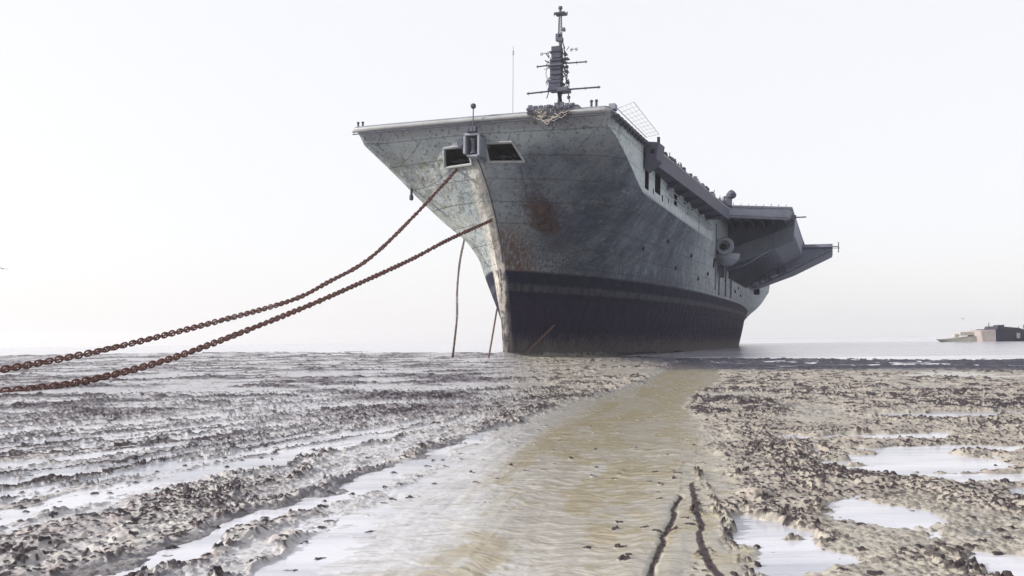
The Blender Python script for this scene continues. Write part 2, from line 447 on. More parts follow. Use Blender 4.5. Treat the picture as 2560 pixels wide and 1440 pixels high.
    # masks for the material: R = crumbly mud, G = ochre silt, B = dark band right of the hull
    och = ss(fbm(u * 1.9 + 5, Y * 0.62, 5, 111, 0.6) + 0.40 * rip + 0.25 * fine + 0.10 * wx, 0.34, 0.62) * ss(u, 0.1 + 0.7 * (1 - Y / 30), 1.7 - 0.03 * Y)
    och = np.clip(och * channel, 0, 1)
    darkb = ss(R + 5 * wx, 44, 50) * ss(X, 5, 13)
    tone = 0.50 + 0.30 * (id1 - 0.5) + 0.3 * (lump - 0.5)
    tone = tone * (1 - dark) + 0.04 * dark
    slope = left * (1 - ss(np.abs(psi - 12.4), 0.35, 1.0)) * ss(Y, 5, 7) + left * 0.8 * (1 - ss(np.abs(psi - 16.2), 0.15, 0.6))  # wet bank edges, with the ridges' shadow side painted into the tone
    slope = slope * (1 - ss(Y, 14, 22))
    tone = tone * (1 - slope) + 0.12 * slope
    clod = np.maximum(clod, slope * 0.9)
    thin = left * ss(pn2, 0.60, 0.66) * ss(psi, 20, 23) * (1 - farf)
    tone = tone * (1 - thin) + 0.08 * thin; clod = np.maximum(clod, thin)
    g4 = groove(1.75, 9.3, 3.0, 15.5); g5 = groove(2.0, 9.8, 3.35, 16)
    gl = np.maximum(np.maximum(1 - ss(g1, 0.01, 0.045), 0.5 * np.maximum(1 - ss(g4, 0.01, 0.06), 1 - ss(g5, 0.01, 0.07))), (1 - ss(np.abs(X - np.interp(Y, [6, 6.8, 9.5, 11], [1.43, 1.46, 1.93, 2.2]) - 0.3 * fine * 0.3), 0.015, 0.055)) * (Y < 10.2))
    tone = tone * (1 - gl) + 0.08 * gl; clod = np.maximum(clod, gl)
    clod = np.maximum(clod, np.maximum(1 - ss(g2, 0.03, 0.12), 1 - ss(g3, 0.02, 0.10)) * np.maximum(dark1, dark2))
    tone = np.where(sp > 0.1, 0.05, tone)
    clod = np.maximum(clod, (sp > 0.15) * 1.0)
    silt = channel * ss(u + 0.7 * wx + 0.4 * fine, 0.5, 1.3)
    och = np.maximum(och, 0.45 * silt * ss(fbm(u * 1.2, Y * 0.3, 4, 115), 0.25, 0.5))
    h = h + 0.012 * silt
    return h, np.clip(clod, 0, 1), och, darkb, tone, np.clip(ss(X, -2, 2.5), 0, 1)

fa = np.linspace(-37, 37, 1180)
coarse_r = np.arange(41, 180, 4.0)
ang = np.concatenate([-coarse_r[::-1], fa, coarse_r, [180.0]])
ang = np.concatenate([[-180.0], ang]) if ang[0] > -180 else ang
dpx = np.concatenate([np.linspace(374, 3.0, 860), np.geomspace(2.9, 0.36, 22)])
rr = 1496 / dpx
rr = np.concatenate([[0.4, 1.5, 2.6, 3.4], rr])
A, Rg = np.meshgrid(np.radians(ang), rr)
GX = Rg * np.sin(A); GY = Rg * np.cos(A)
Hh, mc, mo, md, mt, mrr = terrain(GX, GY)
nr, na = GX.shape
co = np.stack([GX, GY, Hh], -1).reshape(-1, 3).astype(np.float32)
ii = np.arange(nr * na).reshape(nr, na)
quads = np.stack([ii[:-1, :-1], ii[:-1, 1:], ii[1:, 1:], ii[1:, :-1]], -1).reshape(-1, 4)[:, ::-1]
me = bpy.data.meshes.new("mud_flat")
me.vertices.add(len(co)); me.vertices.foreach_set("co", co.ravel())
me.loops.add(quads.size); me.loops.foreach_set("vertex_index", quads.ravel().astype(np.int32))
me.polygons.add(len(quads)); me.polygons.foreach_set("loop_start", np.arange(0, quads.size, 4, dtype=np.int32))
me.polygons.foreach_set("use_smooth", np.ones(len(quads), dtype=bool))
me.update(calc_edges=True)
at = me.color_attributes.new("mud", 'FLOAT_COLOR', 'POINT')
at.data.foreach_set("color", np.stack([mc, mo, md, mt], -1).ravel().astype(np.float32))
at = me.attributes.new("bank", 'FLOAT', 'POINT')
at.data.foreach_set("value", mrr.ravel().astype(np.float32))
ground = bpy.data.objects.new("mud_flat", me)
COL.objects.link(ground)
tag(ground, kind='structure')

m, nt, p = newmat("tidal_mud"); q = NT(nt)
att = q.n('ShaderNodeAttribute', attribute_name="mud")
sp = q.n('ShaderNodeSeparateColor'); q.l(att.outputs['Color'], sp.inputs[0])
bank = q.n('ShaderNodeAttribute', attribute_name="bank").outputs['Fac']
tone = att.outputs['Alpha']
pos = q.n('ShaderNodeNewGeometry').outputs['Position']
n1 = q.noise(pos, 7.0, 6, 0.65); n2 = q.noise(pos, 1.3, 5, 0.6)
lcl = q.mix(q.ramp(n2, 0.35, 0.65), (0.40, 0.385, 0.37), (0.24, 0.23, 0.24))
rcl = q.mix(q.ramp(n2, 0.35, 0.65), (0.30, 0.275, 0.24), (0.20, 0.183, 0.17))
dist = q.n('ShaderNodeSeparateXYZ'); q.l(pos, dist.inputs[0])
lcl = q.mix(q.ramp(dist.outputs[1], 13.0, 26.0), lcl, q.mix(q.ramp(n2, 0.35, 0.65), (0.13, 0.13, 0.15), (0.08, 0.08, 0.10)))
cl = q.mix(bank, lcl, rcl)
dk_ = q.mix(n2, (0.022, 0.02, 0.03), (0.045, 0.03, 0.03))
hue = q.noise(pos, 3.5, 3, 0.6)
cl = q.mix(q.ramp(hue, 0.52, 0.66, 0, 0.5), cl, q.mix(bank, (0.33, 0.25, 0.25), (0.31, 0.25, 0.22)))
cl = q.mix(q.ramp(hue, 0.46, 0.34, 0, 0.4), cl, (0.25, 0.25, 0.21))
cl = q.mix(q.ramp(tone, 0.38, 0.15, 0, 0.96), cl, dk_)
cl = q.mix(q.ramp(tone, 0.56, 0.70, 0, 0.5), cl, (0.41, 0.375, 0.33))
cl = q.mix(q.ramp(n1, 0.60, 0.70, 0, 0.6), cl, (0.07, 0.055, 0.055))
n3 = q.noise(pos, 1.0, 5, 0.65, (2.2, 8.0, 1.0))
smooth_m = q.mix(bank, (0.46, 0.465, 0.50), (0.29, 0.275, 0.235))
smooth_m = q.mix(q.ramp(n3, 0.48, 0.64, 0, 0.6), smooth_m, (0.22, 0.205, 0.18))
smooth_m = q.mix(q.ramp(n2, 0.40, 0.7, 0, 0.45), smooth_m, (0.26, 0.25, 0.24))
smooth_m = q.mix(q.ramp(sp.outputs[1], 0.0, 1.0, 0, 0.75), smooth_m, (0.235, 0.195, 0.105))
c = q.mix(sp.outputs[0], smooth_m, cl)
c = q.mix(q.math('MULTIPLY', sp.outputs[2], q.ramp(n2, 0.3, 0.5, 0.8, 1.0)), c, (0.028, 0.028, 0.045))
q.l(c, p.inputs['Base Color'])
q.l(q.ramp(sp.outputs[0], 0.1, 0.8, 0.22, 0.72), p.inputs['Roughness'])
q.l(q.ramp(sp.outputs[0], 0.1, 0.8, 0.5, 0.12), p.inputs['Specular IOR Level'])
q.l(q.bump(n1, 0.5, 0.02), p.inputs['Normal'])
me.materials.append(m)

# shallow silty water lying in every hollow and out to the horizon
m, nt, p = newmat("silty_water"); q = NT(nt)
pos = q.n('ShaderNodeNewGeometry').outputs['Position']
wv = q.noise(pos, 1.0, 4, 0.6, (1.2, 7.0, 1)); wf = q.noise(pos, 1.0, 5, 0.7, (0.05, 0.30, 1))
q.l(q.mix(q.ramp(wf, 0.42, 0.62), (0.50, 0.50, 0.55), (0.24, 0.25, 0.30)), p.inputs['Base Color'])
p.inputs['Roughness'].default_value = 0.16
p.inputs['IOR'].default_value = 1.45
q.l(q.bump(wv, 0.35, 0.02), p.inputs['Normal'])
mb = MB()
N = 96
ringr = [0.3, 40, 300, 3900]
vs = [(r * math.cos(2 * math.pi * i / N), r * math.sin(2 * math.pi * i / N), -0.008) for r in ringr for i in range(N)]
fs = [(k * N + i, k * N + (i + 1) % N, (k + 1) * N + (i + 1) % N, (k + 1) * N + i) for k in range(3) for i in range(N)]
mb.add(vs, fs)
w = mb.build("shallow_water", m); tag(w, kind='structure')

# ------------------------------------------------------------------ the carrier (local: X = port, Y = aft, Z = up)
ship = empty("aircraft_carrier", (-3.3, 72, 0))
ship.rotation_euler = (Matrix.Rotation(rad(-20), 3, 'Z') @ Matrix.Rotation(rad(1.2), 3, 'Y')).to_euler()
tag(ship, "huge rusty grey aircraft carrier beached bow first on the mud flat", "aircraft carrier")

AF = [20, 33, 50, 72, 100, 140, 165, 185, 203]
ROWS = [
 # (a, b, z) control points, stem to stern
 [(7.9,.15,-.6),(8.6,.3,-.6),(9.8,.6,-.6),(11.5,1.0,-.6),(14,1.7,-.6)] + list(zip(AF,[3.2,6.2,9.0,10.3,10.7,10,7,3,.3],[-.6]*9)),
 [(7.2,.25,4),(8,.55,4),(9.2,1.0,4),(11,1.7,4),(14,2.8,4)] + list(zip(AF,[5.0,8.2,10.6,11.8,12,11.6,9.5,6,1],[4]*9)),
 [(6.6,.35,8),(7.4,.9,8),(8.6,1.8,8),(10.5,2.8,8),(14,4.4,8)] + list(zip(AF,[6.6,9.4,11.3,12,12,12,11,8.5,4],[8]*9)),
 [(5.0,.4,11),(5.7,1.3,11),(6.9,2.7,11),(8.6,4.3,11),(12.5,6.4,10.6)] + list(zip(AF,[8.0,9.6,11.0,12.0,12.2,12.2,11.6,10,6.5],[10.3]*9)),
 [(3.8,.45,13),(4.6,2.2,13),(6.0,4.4,13),(8.3,6.7,13),(12,8.4,12.3)] + list(zip(AF,[9.2,10.4,11.3,12.1,12.3,12.3,11.9,10.8,8],[12]*9)),
 [(1.5,.45,16),(2.4,3.4,16),(3.6,6.4,16),(5.6,8.9,15.8),(10.5,10.5,14)] + list(zip(AF,[10.4,11.0,11.6,12.2,12.4,12.4,12.1,11.4,9],[13.6]*9)),
 [(.35,.45,18.8),(.7,4.6,18.8),(1.1,8.6,18.8),(1.7,11.0,18.7),(12,11.5,15.2)] + list(zip(AF,[11.55,11.7,12,12.4,12.5,12.5,12.3,11.8,10],[15.2]*9)),
 [(.05,.45,19.8),(.12,4.6,19.8),(.25,8.8,19.8),(.8,11.2,19.8),(12,11.55,19.6)] + list(zip(AF,[11.6,11.75,12,12.4,12.5,12.5,12.4,12,10.5],[19.6]*9)),
]
CN = np.array(ROWS, float)
def cr(P, t):
    """Catmull-Rom along axis 0"""
    n = len(P); t = min(max(t, 0), n - 1 - 1e-6); i = int(t); f = t - i
    p1, p2 = P[i], P[i + 1]
    p0 = P[i - 1] if i > 0 else 2 * p1 - p2
    p3 = P[i + 2] if i + 2 < n else 2 * p2 - p1
    return 0.5 * ((2 * p1) + (p2 - p0) * f + (2 * p0 - 5 * p1 + 4 * p2 - p3) * f * f + (3 * p1 - p0 - 3 * p2 + p3) * f ** 3)
def hull_pt(rt, ct, CN=CN):
    """rt 0..6 smooth flare, 6..7 straight upper strake"""
    cols = np.array([cr(CN[r], ct) for r in range(8)])
    if rt <= 6: return cr(cols[:7], rt)
    return cols[6] + (cols[7] - cols[6]) * (rt - 6)
SN = CN.copy()     # starboard bow: finer flare, the knuckle dies out
for (r, c), v in {(6, 4): (12, 10.9, 17.5), (6, 5): (20, 11.2, 16.4), (6, 6): (33, 11.6, 15.4), (5, 4): (10.5, 8.5, 14.2), (4, 4): (12, 6.9, 12.3), (3, 4): (12.5, 5.2, 10.6),
                  (5, 5): (20, 9.8, 13.8), (4, 5): (20, 8.6, 12), (3, 5): (20, 7.2, 10.3), (5, 6): (33, 10.9, 13.6)}.items(): SN[r, c] = v
rts = list(np.linspace(0, 6, 43)) + [6.5, 7]
cts = list(np.linspace(0, 4, 25)) + list(np.linspace(4, 13, 55)[1:])
for c_, vals in {10: [7.4, 8.3, 9.6, 10.6, 11.3, 11.7, 11.9, 12.0], 11: [3, 5, 6.5, 7.5, 8.5, 9.2, 9.8, 10.2], 12: [1, 2.5, 4, 5, 6, 7, 8, 8.5]}.items():
    CN[:, c_, 1] = vals; SN[:, c_, 1] = vals
GR = np.array([[hull_pt(r, c) for c in cts] for r in rts])     # (a,b,z)
GS = np.array([[hull_pt(r, c, SN) for c in cts] for r in rts])
nr_, nc_ = GR.shape[:2]
vs = []; ring = 2 * nc_
for r in range(nr_):
    for c in range(nc_ - 1, -1, -1): a, b, z = GS[r, c]; vs.append((-max(b, .12), a, z))
    for c in range(nc_): a, b, z = GR[r, c]; vs.append((max(b, .12), a, z))
fs = []
for r in range(nr_ - 1):
    for k in range(ring):
        j = (k + 1) % ring
        fs.append((r * ring + k, r * ring + j, (r + 1) * ring + j, (r + 1) * ring + k))
for base in (0, (nr_ - 1) * ring):
    for c in range(nc_ - 1):
        fs.append((base + c, base + c + 1, base + ring - 2 - c, base + ring - 1 - c))
hb = MB(); hb.add(vs, fs)
hull = hb.build("hull", [M_HULL, M_BLACK], ship)

def surf(b, z, port=True):
    """a (distance aft) of the shell at half breadth |b| and height z, and outward normal guess"""
    best = None
    P = GR.reshape(-1, 3)
    d = (P[:, 1] - abs(b)) ** 2 + (P[:, 2] - z) ** 2 + np.where(P[:, 0] > 60, 99, 0)
    k = np.argsort(d)[:4]
    w_ = 1 / (d[k] + 1e-4)
    return float((P[k, 0] * w_).sum() / w_.sum())

# openings cut as real recesses
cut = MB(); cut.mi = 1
def trap(x0t, x1t, x0b, x1b, zt, zb, a0, a1):
    cut.hexa([(x0b, a0, zb), (x1b, a0, zb), (x1b, a1, zb), (x0b, a1, zb), (x0t, a0, zt), (x1t, a0, zt), (x1t, a1, zt), (x0t, a1, zt)])
trap(0.85, 2.95, 0.95, 3.6, 17.85, 16.6, -1.5, 4.2)
trap(-2.95, -0.95, -3.3, -0.7, 17.75, 16.5, -1.5, 4.2)
for (a0, a1, z0, z1) in [(12.9, 14.6, 15.7, 17.9), (17.6, 20.4, 16.1, 18.0), (28.0, 29.6, 16.3, 17.9), (16.6, 17.1, 15.75, 16.25),
                         (21.2, 21.8, 15.7, 16.35), (36.5, 37.0, 16.3, 17.3), (44.6, 45.0, 15.3, 18.6), (24.5, 24.9, 16.0, 16.5)]:
    cut.box(9.6, 13.5, a0, a1, z0, z1)
for (a0, z0) in [(66, 12.5), (72, 10.6), (92, 13.2), (86, 11.4), (60, 12.0), (104, 12.2)]:
    cut.box(10.5, 13.5, a0, a0 + 1.4, z0, z0 + 1.3)
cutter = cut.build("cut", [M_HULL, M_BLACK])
cutter.parent = ship
bpy.context.view_layer.update()
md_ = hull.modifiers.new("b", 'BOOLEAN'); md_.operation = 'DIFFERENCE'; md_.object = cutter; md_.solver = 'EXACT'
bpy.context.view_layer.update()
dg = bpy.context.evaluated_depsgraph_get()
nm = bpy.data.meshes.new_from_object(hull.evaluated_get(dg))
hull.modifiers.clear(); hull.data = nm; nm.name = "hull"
cm = cutter.data; bpy.data.objects.remove(cutter); bpy.data.meshes.remove(cm)
nm.shade_smooth(); nm.set_sharp_from_angle(angle=rad(22))

# frames round the bow openings
def frame(pts, r, name, mat, par):
    f = MB()
    for k in range(len(pts)): f.tube([pts[k], pts[(k + 1) % len(pts)]], r, 6)
    return f.build(name, mat, par)
def onshell(b, z): return (b, surf(b, z) - 0.12, z)
frame([onshell(*t) for t in [(0.75, 17.95), (3.05, 17.95), (3.72, 16.52), (0.85, 16.52)]], 0.11, "opening_frame", M_LIGHT, hull)
frame([onshell(*t) for t in [(-0.85, 17.85), (-3.05, 17.85), (-3.42, 16.42), (-0.6, 16.42)]], 0.11, "opening_frame", M_LIGHT, hull)
# gear seen inside the openings
g = MB()
for x in (1.5, 2.5): g.lathe((x, 2.9, 16.6), [(.28, 0), (.28, .1), (.16, .15), (.16, .6), (.26, .65), (.26, .72)], 10)
g.tube([(.9, 2.4, 17.1), (3.2, 2.5, 17.1)], .05)
g.build("mooring_bitts", M_DARK, hull)
g = MB()
for x in (-1.4, -2.3): g.lathe((x, 2.9, 16.5), [(.28, 0), (.28, .1), (.16, .15), (.16, .6), (.26, .65), (.26, .72)], 10)
g.tube([(-.9, 2.4, 17.0), (-3.0, 2.5, 17.0)], .05)
g.build("mooring_bitts", M_DARK, hull)

# bull-nose fairlead on the stem, with its roller and the jackstaff over it
fl = MB()
fl.box(-.62, -.36, -.75, 1.6, 16.9, 18.35); fl.box(.62, .86, -.75, 1.6, 16.7, 18.35)
fl.hexa([(-.62, -.75, 18.35), (.86, -.75, 18.35), (.86, 1.2, 18.5), (-.62, 1.2, 18.5), (-.45, -.65, 18.62), (.6, -.65, 18.62), (.6, 1.2, 18.7), (-.45, 1.2, 18.7)])
fl.hexa([(-.36, -.6, 16.7), (.62, -.6, 16.6), (.62, 1.5, 16.5), (-.36, 1.5, 16.6), (-.36, -.6, 16.85), (.62, -.6, 16.85), (.62, 1.5, 16.85), (-.36, 1.5, 16.85)])
fair = fl.build("fairlead", M_GREY, ship, bevel=0.05)
b_ = MB(); b_.box(-.35, .61, .35, .5, 16.9, 18.3); b_.build("back_plate", M_BLACK, fair)
b_ = MB(); b_.lathe((.13, -.35, 16.95), [(.28, 0), (.2, .2), (.17, .6), (.2, 1.0), (.28, 1.2)], 12); b_.build("roller", M_DARK, fair)
b_ = MB(); b_.box(-1.05, -.68, -.7, .9, 17.4, 18.2); b_.lathe((-.86, -.75, 17.8), [(.3, 0), (.3, .25)], 12, 'Y'); b_.build("chock", M_DARK, fair)
b_ = MB()
for x in (-.2, .12, .42): b_.box(x - .13, x + .13, -.9, -.5, 18.65, 19.05)
b_.box(-.32, .55, -.85, -.55, 18.62, 18.76); b_.build("bracket", M_DARK, fair)
b_ = MB(); b_.tube([(.25, -.7, 18.9), (.3, -.8, 20.5)], .045, 6); b_.lathe((.3, -.8, 20.45), [(.05, 0), (.2, .1), (.24, .24), (.2, .38), (.05, .46)], 10)
b_.build("jackstaff", M_DARK, ship)

g = MB(); g.tube([(.25, -.2, 17.0), (.35, .9, 16.0), (.42, 2.6, 14.2), (.4, 4.2, 12.2), (.36, 5.6, 10.0), (.3, 6.2, 8.6)], .07, 6)
g.build("stem_cable", M_DARK, ship)

# flight deck slab with rolled forward lip
DK = [(-11.35, .35), (-11.0, -.02), (-8, -.12), (0, -.22), (8, -.12), (11.0, -.02), (11.35, .35), (11.7, 12), (12.2, 20), (12.9, 33), (13.7, 50), (14.1, 55.6),
      (22.4, 60), (22.5, 100), (22.7, 128), (16, 160), (14.5, 190), (12.5, 206), (-12.5, 206), (-14, 190), (-15.5, 150), (-18, 110), (-18, 55), (-13, 36), (-11.7, 12)]
fd = MB(); fd.prism(DK, 19.75, 20.05)
deck = fd.build("flight_deck", M_GREY, ship, bevel=0.06)
lp = MB()
pts = [(-11.3, .25, 19.75), (-11.0, -.08, 19.7), (-8, -.2, 19.7), (0, -.3, 19.7), (8, -.2, 19.7), (11, -.08, 19.7), (11.3, .25, 19.68)]
lp.tube(pts, .20, 12)
lp.build("rounddown_lip", M_LIGHT, ship, smooth=True)
g = MB(); g.tube([(x, y - .33, z - .42) for x, y, z in pts[1:-1]], .05, 6); g.build("lip_seam", M_DARK, ship)
# small posts on the forward corners
for x in (-11.0, -10.55):
    g = MB(); g.lathe((x, .5, 20.05), [(.13, 0), (.09, .1), (.09, .35), (.14, .42), (.1, .5)], 8); g.build("deck_post", M_DARK, ship)
for x in (9.75, 10.15):
    g = MB(); g.lathe((x, .6, 20.05), [(.14, 0), (.1, .12), (.1, .5), (.15, .58), (.1, .68)], 8); g.build("deck_post", M_DARK, ship)
g = MB(); g.box(11.0, 11.5, 1.2, 2.0, 20.05, 20.5); g.build("corner_block", M_GREY, ship)

# tangled net and rollers hanging over the lip
g = MB()
x = 4.7
while x < 8.4:
    r = random.uniform(.12, .22)
    g.lathe((x, -.32 + random.uniform(-.1, .1), 20.12 + random.uniform(-.06, .08)), [(r * .6, 0), (r, .08), (r, .3), (r * .6, .38)], 8, 'X'); x += random.uniform(.3, .44)
g.build("net_roller", M_DARK, ship)
g = MB()
for k in range(60):
    x0 = random.uniform(5.2, 8.3); z0 = 20.0
    dep = 1.5 * (1 - abs(x0 - 7.0) / 2.6) * random.uniform(.4, 1.0)
    pts = []
    for i in range(6):
        t = i / 5
        pts.append((x0 + random.uniform(-.22, .22) + t * random.uniform(-.5, .5), -.62 - .1 * random.random() + .25 * t, z0 - dep * t))
    g.tube(pts, random.uniform(.022, .05), 4)
for k in range(14):
    x0 = random.uniform(5.4, 7.6); z0 = random.uniform(18.9, 19.9)
    g.tube([(x0, -.66, z0), (x0 + .3, -.7, z0 - .15), (x0 + random.uniform(.5, .9), -.64, z0 + random.uniform(-.1, .3))], .035, 4)
g.build("hanging_net", M_NET, ship)
g = MB()
for k in range(34):
    x0 = random.uniform(5.0, 8.3); dep = 1.7 * (1 - abs(x0 - 7.0) / 2.6) * random.uniform(.5, 1.0)
    g.tube([(x0 + random.uniform(-.2, .2) + t * random.uniform(-.4, .4), -.7 + .2 * t, 20.0 - dep * t) for t in (0, .25, .5, .75, 1)], random.uniform(.03, .06), 4)
g.build("hanging_rope_tangle", M_DARK, ship)

# port catwalk under the deck edge
def dk(a): return float(np.interp(a, [0, 12, 20, 33, 50, 55.6], [11.4, 11.7, 12.2, 12.9, 13.7, 14.1]))
g = MB()
st = [14.2, 18, 22, 26, 30, 34, 38, 42, 46, 50, 54]
for a0, a1 in zip(st[:-1], st[1:]):
    o0, o1 = dk(a0) + .55, dk(a1) + .55
    g.hexa([(11.62, a0, 17.9), (o0, a0, 17.9), (o1, a1, 17.9), (11.62, a1, 17.9), (11.62, a0, 18.05), (o0, a0, 18.05), (o1, a1, 18.05), (11.62, a1, 18.05)])
    g.hexa([(o0, a0, 17.85), (o0 + .08, a0, 17.85), (o1 + .08, a1, 17.85), (o1, a1, 17.85), (o0, a0, 19.25), (o0 + .08, a0, 19.25), (o1 + .08, a1, 19.25), (o1, a1, 19.25)])
cw = g.build("catwalk", M_DARK, ship)
g = MB()
for a0, a1 in zip(st[:-1], st[1:]):
    g.tube([(dk(a0) + .60, a0, 19.32), (dk(a1) + .60, a1, 19.32)], .09, 6)
g.build("edge_rail", M_LIGHT, cw)
for a0 in np.arange(23.5, 54, 5.2):
    o = dk(a0) + .5
    g = MB()
    g.hexa([(11.7, a0, 17.2), (11.9, a0, 17.2), (11.9, a0 + .12, 17.2), (11.7, a0 + .12, 17.2), (11.7, a0, 17.88), (o, a0, 17.88), (o, a0 + .12, 17.88), (11.7, a0 + .12, 17.88)])
    g.build("support_bracket", M_DARK, cw)
# clutter along the catwalk: liferaft racks, pipes, boxes
for k in range(64):
    g = MB()
    a0 = random.uniform(15, 54); o = dk(a0) + random.uniform(.2, .6); h_ = random.uniform(.15, .75)
    nm_ = ("stanchion", "locker", "liferaft")[k % 3]
    if k % 3 == 0: g.tube([(o, a0, 19.3), (o + random.uniform(-.1, .2), a0 + random.uniform(-.3, .3), 19.4 + h_ * 1.4)], .05, 5)
    elif k % 3 == 1: g.box(o - .2, o + .15, a0, a0 + random.uniform(.3, .9), 19.3, 19.4 + h_)
    else: g.lathe((o, a0, 19.5), [(.1, 0), (.24, .1), (.24, .7), (.1, .8)], 8, 'Y')
    g.build(nm_, M_DARK if k % 4 else M_GREY, cw)
g = MB()
g.box(13.9, 14.9, 53.2, 54.6, 19.6, 20.9); g.lathe((14.9, 53.4, 20.9), [(.2, -.4), (.6, -.2), (.7, .2), (.4, .6), (.1, .8)], 12)
g.build("gun_director", M_DARK, ship, bevel=0.04)

# side platform box where the catwalk starts
g = MB(); g.hexa([(11.68, 12.0, 17.2), (12.7, 12.0, 18.1), (12.9, 14.2, 18.1), (11.7, 14.2, 17.2), (11.75, 12.0, 19.72), (12.95, 12.0, 19.6), (13.1, 14.2, 19.6), (11.85, 14.2, 19.72)])
sb = g.build("lookout_box", M_DARK, ship, bevel=0.04)
g = MB(); g.box(12.75, 12.98, 12.2, 12.45, 19.6, 20.1); g.build("lamp_bracket", M_BLACK, sb)
g = MB(); g.box(12.2, 12.6, 11.95, 12.02, 18.6, 19.0); g.build("scuttle", M_BLACK, sb)

# folded safety-net frame outboard of the port bow corner
g = MB()
P0, P1 = (11.6, 1.6, 20.15), (11.9, 11.6, 20.0)
Q0, Q1 = (13.0, 1.2, 20.45), (13.1, 11.2, 20.1)
g.tube([P0, Q0], .02, 5); g.tube([Q0, Q1], .022, 5); g.tube([P1, Q1], .025, 5); g.tube([P0, P1], .035, 5)
for k in range(1, 9):
    t = k / 9
    a_ = Vector(P0).lerp(Vector(P1), t); b2 = Vector(Q0).lerp(Vector(Q1), t)
    g.tube([a_, b2], .014, 4)
for k in range(1, 4):
    t = k / 4
    g.tube([Vector(P0).lerp(Vector(Q0), t), Vector(P1).lerp(Vector(Q1), t)], .010, 4)
g.build("safety_net_frame", M_NET, ship)
g = MB()
for k in range(10):
    a0 = 1.0 + k * 1.1; o = dk(a0)
    g.box(o - .1, o + .42, a0, a0 + .8, 19.45, 19.6); g.box(o + .02, o + .30, a0 + .1, a0 + .45, 19.2, 19.45)
g.tube([(dk(.8) + .35, .8, 19.45), (dk(12) + .35, 12, 19.35)], .07, 5)
g.build("gutter", M_DARK, ship)

# angled deck: forward girder, plated sponson and brackets
g = MB()
g.hexa([(12.2, 54.6, 18.5), (22.2, 59.9, 18.3), (22.2, 61.2, 18.3), (12.2, 56.4, 18.5), (12.2, 54.5, 19.72), (22.45, 59.8, 19.72), (22.45, 61.4, 19.72), (12.2, 56.6, 19.72)])
gd = g.build("angled_deck_girder", M_GREY, ship, bevel=0.25, smooth=True, angle=60)
g = MB(); g.tube([(22.3, 60.2, 18.6), (24.2, 60.2, 18.62)], .1, 6); g.box(22.3, 22.9, 60, 60.6, 18.4, 18.9); g.build("boom", M_DARK, gd)
g2 = MB()
# sponson shell: bottom edge at hull, shelf outboard
sec = [(12.2, 12.4), (15.0, 13.2), (19.0, 15.4), (22.3, 17.2), (22.42, 19.72), (12.2, 19.72)]
front = [(x, 73 - (x - 12) * .45, z) for x, z in sec]; back = [(x, 106, z) for x, z in sec]
n = len(sec)
g2.add(front + back, [tuple(range(n)), tuple(range(2 * n - 1, n - 1, -1))] + [(i, (i + 1) % n, n + (i + 1) % n, n + i) for i in range(n)])
spn = g2.build("deck_sponson", M_SPON, ship)
g = MB()
pl = [(12.3, 72.2, 15.6), (22.3, 66.2, 18.2), (22.3, 66.2, 15.9), (12.3, 72.2, 12.9)]
g.hexa([pl[3], pl[2], (22.3, 66.5, 15.9), (12.3, 72.5, 12.9), pl[0], pl[1], (22.3, 66.5, 18.2), (12.3, 72.5, 15.6)])
g.build("bracket_plate", M_GREY, spn)
for k in range(9):
    a0 = 74 + k * 3.4
    g = MB()
    g.hexa([(12.4, a0, 11.2), (12.6, a0, 11.2), (12.6, a0 + .25, 11.2), (12.4, a0 + .25, 11.2), (12.4, a0, 13.4), (19.5, a0, 15.6), (19.5, a0 + .25, 15.6), (12.4, a0 + .25, 13.4)])
    g.build("support_bracket", M_DARK, spn)
for k in range(6):
    x0 = 13.5 + k * 1.5
    g = MB(); g.box(x0, x0 + .2, 60 + (x0 - 14) * .15, 73 - (x0 - 12) * .45, 18.6, 19.7)
    g.build("deck_beam", M_DARK, spn)
# outer platform (landing-sight wing)
g = MB()
pf = [(12.4, 11.8), (20.2, 14.7), (27.5, 18.35), (27.5, 18.9), (22.3, 18.9), (12.4, 18.9)]
g.add([(x, 103 + .04 * x, z) for x, z in pf] + [(x, 123, z) for x, z in pf], [tuple(range(6)), tuple(range(11, 5, -1))] + [(i, (i + 1) % 6, 6 + (i + 1) % 6, 6 + i) for i in range(6)])
g.box(22.3, 27.6, 103.3, 122, 18.6, 19.15)
wg = g.build("sight_platform", M_SPON, ship)
g = MB(); g.tube([(27.4, 104, 18.7), (28.6, 104, 18.65)], .09, 5); g.tube([(28.6, 104, 17.6), (28.6, 104, 19.5)], .08, 5); g.tube([(27.6, 104, 18.4), (28.9, 104, 18.4)], .05, 5)
g.build("outrigger", M_BLACK, wg)
g = MB()
g.tube([(27.2, 103.5, 17.9), (20.0, 103, 14.1), (14.0, 101, 11.2)], .12, 5)
for t in (.05, .25, .45, .65, .85): g.tube([(27.2 - 7.2 * t, 103.6, 18.4 - 3.7 * t), (27.2 - 7.2 * t, 103.5, 17.9 - 3.8 * t)], .06, 4)
g.build("brace_pipe", M_DARK, wg)
for k in range(30):
    g = MB()
    x0 = random.uniform(12.6, 19.5); zz = 12.2 + (x0 - 12.6) * .42
    g.tube([(x0, 101 + random.uniform(-3, 3), zz), (x0 + random.uniform(-.3, .5), 102, zz - random.uniform(.5, 1.3))], random.uniform(.06, .18), 5)
    g.build("pipe", M_DARK, spn)
